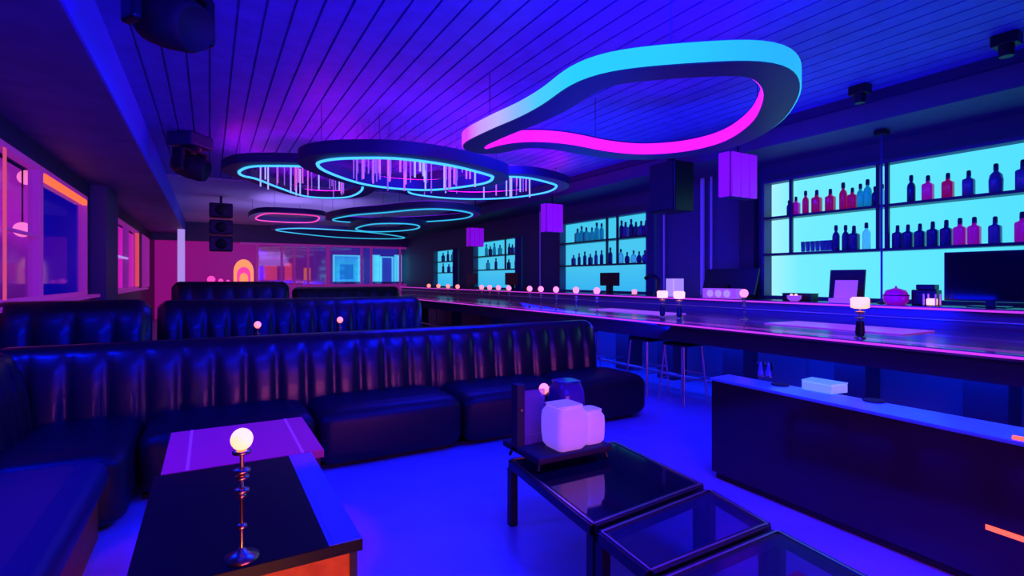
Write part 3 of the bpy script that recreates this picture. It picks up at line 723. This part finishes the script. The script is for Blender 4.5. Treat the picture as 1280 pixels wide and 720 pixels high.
# ------------------------------------------------------------------ wall fixtures on the right
def sconce(x,yt,yb,X,w,label):
    a=PX(x,yt,X); b=PX(x,yb,X); h=min(a.z,3.45)-b.z
    t=thing('hanging_light',label,'hanging light',(X,a.y,b.z),group='purple ribbed hanging lights')
    MB().box(-w/2,0,0,w/2,.16,h).build('back_box','housing',t)
    for k in range(3):
        c=-w/2+w*(k+.5)/3; MB().box(c-w*.155,-.03,.0,c+w*.155,-.001,h).build('rib','sconce',t,.012)
    MB().box(-w/2-.03,0,.0,-w/2-.001,.16,h).build('side_rib','sconce',t,.01)
    MB().tube([(0,.08,h),(0,.08,ZC-b.z)],.012,8).build('hanger','black',t)
    return t
sconce(929,192,247,6.1,.52,'purple lit ribbed light hanging beside the nearest bottle display')
sconce(693,255,290,6.1,.40,'purple lit ribbed light hanging left of the second bottle display')
sconce(596,285,308,6.1,.40,'purple lit ribbed light hanging left of the third bottle display')
# loudspeaker hanging from the bulkhead
p=PX(839,235,6.1); zt=PX(839,205,6.1).z; zb=PX(839,266,6.1).z
t=thing('loudspeaker','square black loudspeaker hanging above the bar, left of the purple wall light','speaker',(p.x,p.y,zb))
hh=min(zt,3.5)-zb
MB().box(-.20,-.26,0,.20,.26,hh).build('cabinet','black',t,.02); MB().box(-.215,-.23,.03,-.201,.23,hh-.03).build('grille','blackm',t)
MB().box(-.04,-.04,hh,.04,.04,3.6-zb).build('bracket','black',t)
# wall pipes
pp=[(879,245,330),(889,245,320),(835,262,335),(700,300,345)]
for k,(x,y0,y1) in enumerate(((878,240,352),(889,240,330),(830,262,345),(675,300,352))):
    a=PX(x,y1,7.52); o=MB().tube([(7.52,0,1.22),(7.52,0,3.27)],.035 if k==0 else .018,10).build('wall_pipe','lilacpipe'); o.location=(0,a.y,0)
    tag(o,['thick lilac lit pipe on the dark pier below the purple wall light','thin lilac pipe right of the thick one, on the dark pier','thin lilac pipe beside the second display','thin lilac pipe on the far pier between second and third displays'][k],'pipe','wall pipes behind the bar')
struct(MB().box(XR-.12,5.35,1.2,XR,5.62,3.27).build('trim_9','pier'))
# pole dropping from a ceiling box to the near display, and ceiling box at far right
p=PX(1102,150,6.95)
t=thing('drop_pole','thin pole dropping from a ceiling box in front of the nearest display','pole',(6.95,p.y,1.2105))
MB().tube([(0,0,0),(0,0,2.02)],.012,8).build('pole','navypipe',t); MB().lathe([(.05,0),(.05,.01),(.02,.02)],16).build('foot','black',t); MB().box(-.06,-.06,2.01,.06,.06,2.06).build('ceiling_box','black',t)
for k,(x,y) in enumerate(((1075,122),(1258,62))):
    p=PZ(x,y,3.47); t=thing('ceiling_spotlight','small black spotlight box on the ceiling, '+['above the drop pole','near the right edge'][k],'spotlight',(min(p.x,6.3),p.y,3.5),group='small ceiling spotlights')
    MB().box(-.07,-.09,.0,.07,.09,.10).build('box','black',t,.01); MB().lathe([(.05,-.09),(.055,0)],16).build('lens_barrel','black',t)

# moving head spotlights under the ceiling on the left
def moving_head(label,loc,rz,s=1.0):
    t=thing('moving_head_light',label,'spotlight',loc,rz,'moving head spotlights'); t.scale=(s,s,s)
    MB().box(-.19,-.17,-.16,.19,.17,.0).build('base','housing',t,.025)
    MB().lathe([(.10,-.20),(.12,-.16)],20).build('swivel','black',t)
    for sx in (-1,1): MB().box(sx*.19-.03,-.07,-.46,sx*.19+.03,.07,-.19).build('yoke_arm','black',t,.02)
    MB().box(-.20,-.07,-.22,.20,.07,-.19).build('yoke_bridge','black',t)
    hd=MB().lathe([(.02,-.20),(.10,-.19),(.14,-.12),(.15,0),(.14,.14),(.12,.19),(.115,.19),(.10,.16),(.001,.16)],24).build('head','blackm',t); hd.location=(0,0,-.38); hd.rotation_euler=(1.9,0,.3)
    return t
moving_head('black moving head spotlight at the top left, nearest the camera',(-.22,4.05,3.6),.5,1.15)
moving_head('black moving head spotlight on the left, second from the camera',(-.24,9.0,3.6),.9,1.2)
t=thing('line_array_speaker','tall stack of three black speaker boxes hanging left of the far ceiling','speaker',(.25,15.2,2.18))
for k in range(3):
    o=MB().box(-.26,-.2,0,.26,.2,.36).build('speaker_box','black',t,.03); o.location=(.04*k*0,0,.42*k+.02)
    o=MB().lathe([(.12,0),(.13,.01),(.05,.02)],20).build('cone','blackm',t); o.location=(0,-.2,.42*k+.2); o.rotation_euler=(PI/2,0,0)
MB().box(-.03,-.03,1.22,.03,.03,1.41).build('bracket','black',t)

# ------------------------------------------------------------------ far end: glass front and cyan room
def far_rect(x0,x1,y0,y1,Y):
    a,b=PY(x0,y0,Y),PY(x1,y1,Y); return a.x,b.z,b.x,a.z
gf=struct(bpy.data.objects.new('window_4',None)); COL.objects.link(gf)
fr=MB()
for x in (322,352,368,385,409,411,452,464,500,522):
    a=PY(x,350,22.45); fr.box(a.x-.04,22.4,0,a.x+.04,22.48,2.9)
fr.box(PY(300,350,22.45).x,22.4,2.82,7.5,22.48,2.9); fr.box(PY(320,350,22.45).x,22.4,1.0,7.5,22.48,1.3)
fr.build('mullion','frame',gf)
MB().box(PY(322,350,22.45).x,22.43,1.3,7.45,22.435,2.82).build('pane',M['panegl'],gf)
def cabinet(x0,x1,y0,y1,label,em):
    a,zb,b,zt=far_rect(x0,x1,y0,y1,23.2)
    t=thing('display_cabinet',label,'cabinet',((a+b)/2,23.2,0)); w=b-a
    MB().box(-w/2,.05,max(zb,.02),w/2,.10,zt).build('lit_back',em,t)
    MB().box(-w/2,-.1,0,w/2,.1,max(zb-.02,.01)).build('base','barfront',t)
    f=MB(); f.box(-w/2-.05,-.1,zb,-w/2,.1,zt+.05); f.box(w/2,-.1,zb,w/2+.05,.1,zt+.05); f.box(-w/2,-.1,zt,w/2,.1,zt+.05)
    f.build('frame','farcyan2',t)
    return t,w,zb,zt
t,w,zb,zt=cabinet(418,448,320,352,'large cyan lit display cabinet behind the far glass front','farcyan')
MB().box(-w*.28,-.02,zb+.1,w*.28,.02,zt-.35).build('inner_panel',mat('blue_inner_panel',(.02,.1,.4),.3,emis=(.01,.22,.75),es=.9),t)
cabinet(467,473,320,352,'narrow cyan glowing column behind the far glass front','farcyan2')
cabinet(477,490,322,352,'dim blue display panel between two cyan columns at the far end',mat('blue_dim',(.05,.05,.3),.4,emis=(.03,.06,.6),es=.7))
cabinet(495,500,320,352,'bright cyan glowing column at the right of the far glass front','farcyan2')
# console with amber arch lamp and pink globes
cons=thing('console','long low dark console along the far left, under the amber arch lamp','console',(1.2,21.6,0))
a=PY(266,354,21.6); b=PY(330,354,21.6); cons.location=((a.x+b.x)/2,21.6,0); w=(b.x-a.x)/2+.6; tz=a.z
MB().box(-w,-.25,tz-.06,w,.25,tz).build('top','topblk',cons); MB().box(-w+.05,-.22,0,w-.05,.22,tz-.061).build('cabinet','apron',cons)
a,zb,b,zt=far_rect(292,317,324,346,21.6)
al=thing('arch_lamp','glowing amber arch shaped lamp on the far left console','lamp',((a+b)/2,21.6,tz+.0005))
w=(b-a)/2; h=zt-tz
prof=[(-w,0),(-w,h*.5)]+[(-w*math.cos(PI*k/12),h*.5+h*.5*math.sin(PI*k/12)) for k in range(1,12)]+[(w,h*.5),(w,0)]
for sc,m,nm,yy in ((1,'orange2','outer_arch',0),(.68,'pinkled','middle_arch',-.05),(.42,'orange2','inner_arch',-.10)):
    vs=[(x*sc,yy-.03,z*sc) for x,z in prof]+[(x*sc,yy+.03,z*sc) for x,z in prof]; n=len(prof)
    MB().add(vs,[tuple(range(n)),tuple(range(n,2*n))[::-1]]+[((i+1)%n,i,n+i,n+(i+1)%n) for i in range(n)]).build(nm,m,al)
for k,(x,r) in enumerate(((264,.13),(276,.08),(285,.06))):
    p=PY(x,340,21.6); o=MB().sphere((0,0,r),r,16,10).build('globe_lamp',mat('pink_globe%d'%k,(.9,.3,.5),.4,emis=(1,.06,.45),es=1.1)); o.location=(p.x,21.6,tz+.0005)
    tag(o,'pink glowing globe on the far console left of the arch lamp, '+['largest','middle sized','smallest'][k],'lamp','pink globes on the far console')
for k,(x0,x1,y0,y1,m) in enumerate(((321,324,331,352,'orange2'),(330,346,332,350,'pinkled'),(356,365,329,350,'pinkled'),(380,388,335,350,'orange2'))):
    a,zb,b,zt=far_rect(x0,x1,y0,y1,23.4); o=thing('picture_light',['narrow amber panel right of the arch lamp at the far end','wide pink panel right of the arch lamp at the far end','small pink panel farther right at the far end','dim amber panel left of the cyan cabinet at the far end'][k],'light panel',((a+b)/2,23.4,zb))
    MB().box(-(b-a)/2,-.02,0,(b-a)/2,.02,zt-zb).build('lit_face',mat('soft_'+m+str(k),(.4,.1,.1),.5,emis=(.9,.05,.22) if m=='pinkled' else (.9,.18,.12),es=.6),o); MB().box(-(b-a)/2-.03,.021,-.03,(b-a)/2+.03,.05,zt-zb+.03).build('frame','frame',o); MB().box(-.03,.021,-zb,.03,.05,-.031).build('stand','frame',o)

# ------------------------------------------------------------------ lights
def area(name,loc,tgt,sx,sy,en,col,spread=PI):
    l=bpy.data.lights.new(name,'AREA'); l.shape='RECTANGLE'; l.size=sx; l.size_y=sy; l.energy=en; l.color=col; l.spread=spread
    o=bpy.data.objects.new(name,l); COL.objects.link(o); o.location=loc
    o.rotation_euler=(Vector(tgt)-Vector(loc)).to_track_quat('-Z','Y').to_euler(); return o
def spot(name,loc,tgt,en,col,ang,blend=.5,r=.05):
    l=bpy.data.lights.new(name,'SPOT'); l.energy=en; l.color=col; l.spot_size=math.radians(ang); l.spot_blend=blend; l.shadow_soft_size=r
    o=bpy.data.objects.new(name,l); COL.objects.link(o); o.location=loc
    o.rotation_euler=(Vector(tgt)-Vector(loc)).to_track_quat('-Z','Y').to_euler(); return o
BLUE=(.0,.006,1); BLUE2=(.0,.02,1); VIO=(.25,.0,1); MAG=(.8,.0,1); PINK=(1,.12,.35); ORG=(1,.22,.05)
area('overhead_wash',(2.9,2.0,3.5),(2.9,2.6,0),1.4,1.2,360,BLUE)
area('overhead_wash_far',(3.4,6.5,3.56),(3.6,6.5,0),1.6,2.5,330,BLUE)
area('ceiling_wash',(2.2,-1.2,2.0),(2.4,3.0,3.6),3,1,85,BLUE,2.2)  # unseen uplight behind the camera, added to turn the ceiling blue
area('ceiling_wash_far',(5.4,7.5,1.15),(3.6,8.0,3.6),5,.4,70,BLUE)  # unseen uplight added for the ceiling farther back
area('fascia_wash',(.6,1.2,2.6),(-.75,4.5,3.4),2.5,.3,140,BLUE)  # unseen blue light added to brighten the fascia
area('bulkhead_wash',(5.0,4.0,1.1),(7.2,6.0,3.2),4,.5,110,BLUE)  # unseen light added to wash the right wall and bulkhead blue
area('under_counter',(5.5,5.5,.76),(6.6,5.5,.3),9,.25,220,BLUE2)
area('warm_fill',(2.0,-1.4,.75),(1.6,4.9,.7),4,.5,18,PINK,1.5)
area('left_seat_wash',(-1.6,3.7,2.7),(-.8,2.8,.47),.5,1.6,200,BLUE)  # unseen light out of frame, added to brighten the left seat
area('violet_fill',(-.2,-1.9,2.4),(0,3.0,2.6),1,1,5,VIO)
area('partition_glow',(.9,-.6,1.9),(3.3,1.3,.45),.8,.8,3.0,(1,.03,.45),1.0)  # unseen pink light added to tint the dark partition purple
area('far_ceiling_wash',(2.2,15.5,2.55),(2.2,15.8,3.6),2.5,3,45,(.35,.22,1))  # unseen up-facing light added to lift the plaster ceiling
spot('seat_spot',(-.2,2.6,3.5),(-.75,3.0,.47),160,BLUE,42,.6)  # unseen overhead spot added for blue on the left seat
spot('magenta_spot',(.2,1.9,3.55),(.15,2.9,.72),95,(1,0,.6),24,.3)  # unseen spot added to bring out the purple tabletop
spot('ember_table',(.12,.75,.30),(.15,1.62,.45),30,ORG,75,.6,.1)
spot('ember_seat',(-.30,1.35,.25),(-.56,2.5,.16),26,ORG,60,.6,.05)
w=bpy.data.worlds.new('night'); SC.world=w; w.use_nodes=True; w.node_tree.nodes['Background'].inputs[0].default_value=(.0,.003,.06,1); w.node_tree.nodes['Background'].inputs[1].default_value=.4
# ------------------------------------------------------------------ camera
cam=bpy.data.cameras.new('camera'); co=bpy.data.objects.new('camera',cam); COL.objects.link(co)
cam.sensor_width=36; cam.lens=36*F/1280; cam.shift_y=-(360-HY)/1280; cam.clip_start=.02
co.location=(0,0,H); co.rotation_euler=(PI/2,0,-TH); SC.camera=co
SC.view_settings.view_transform='Standard'; SC.view_settings.look='None'
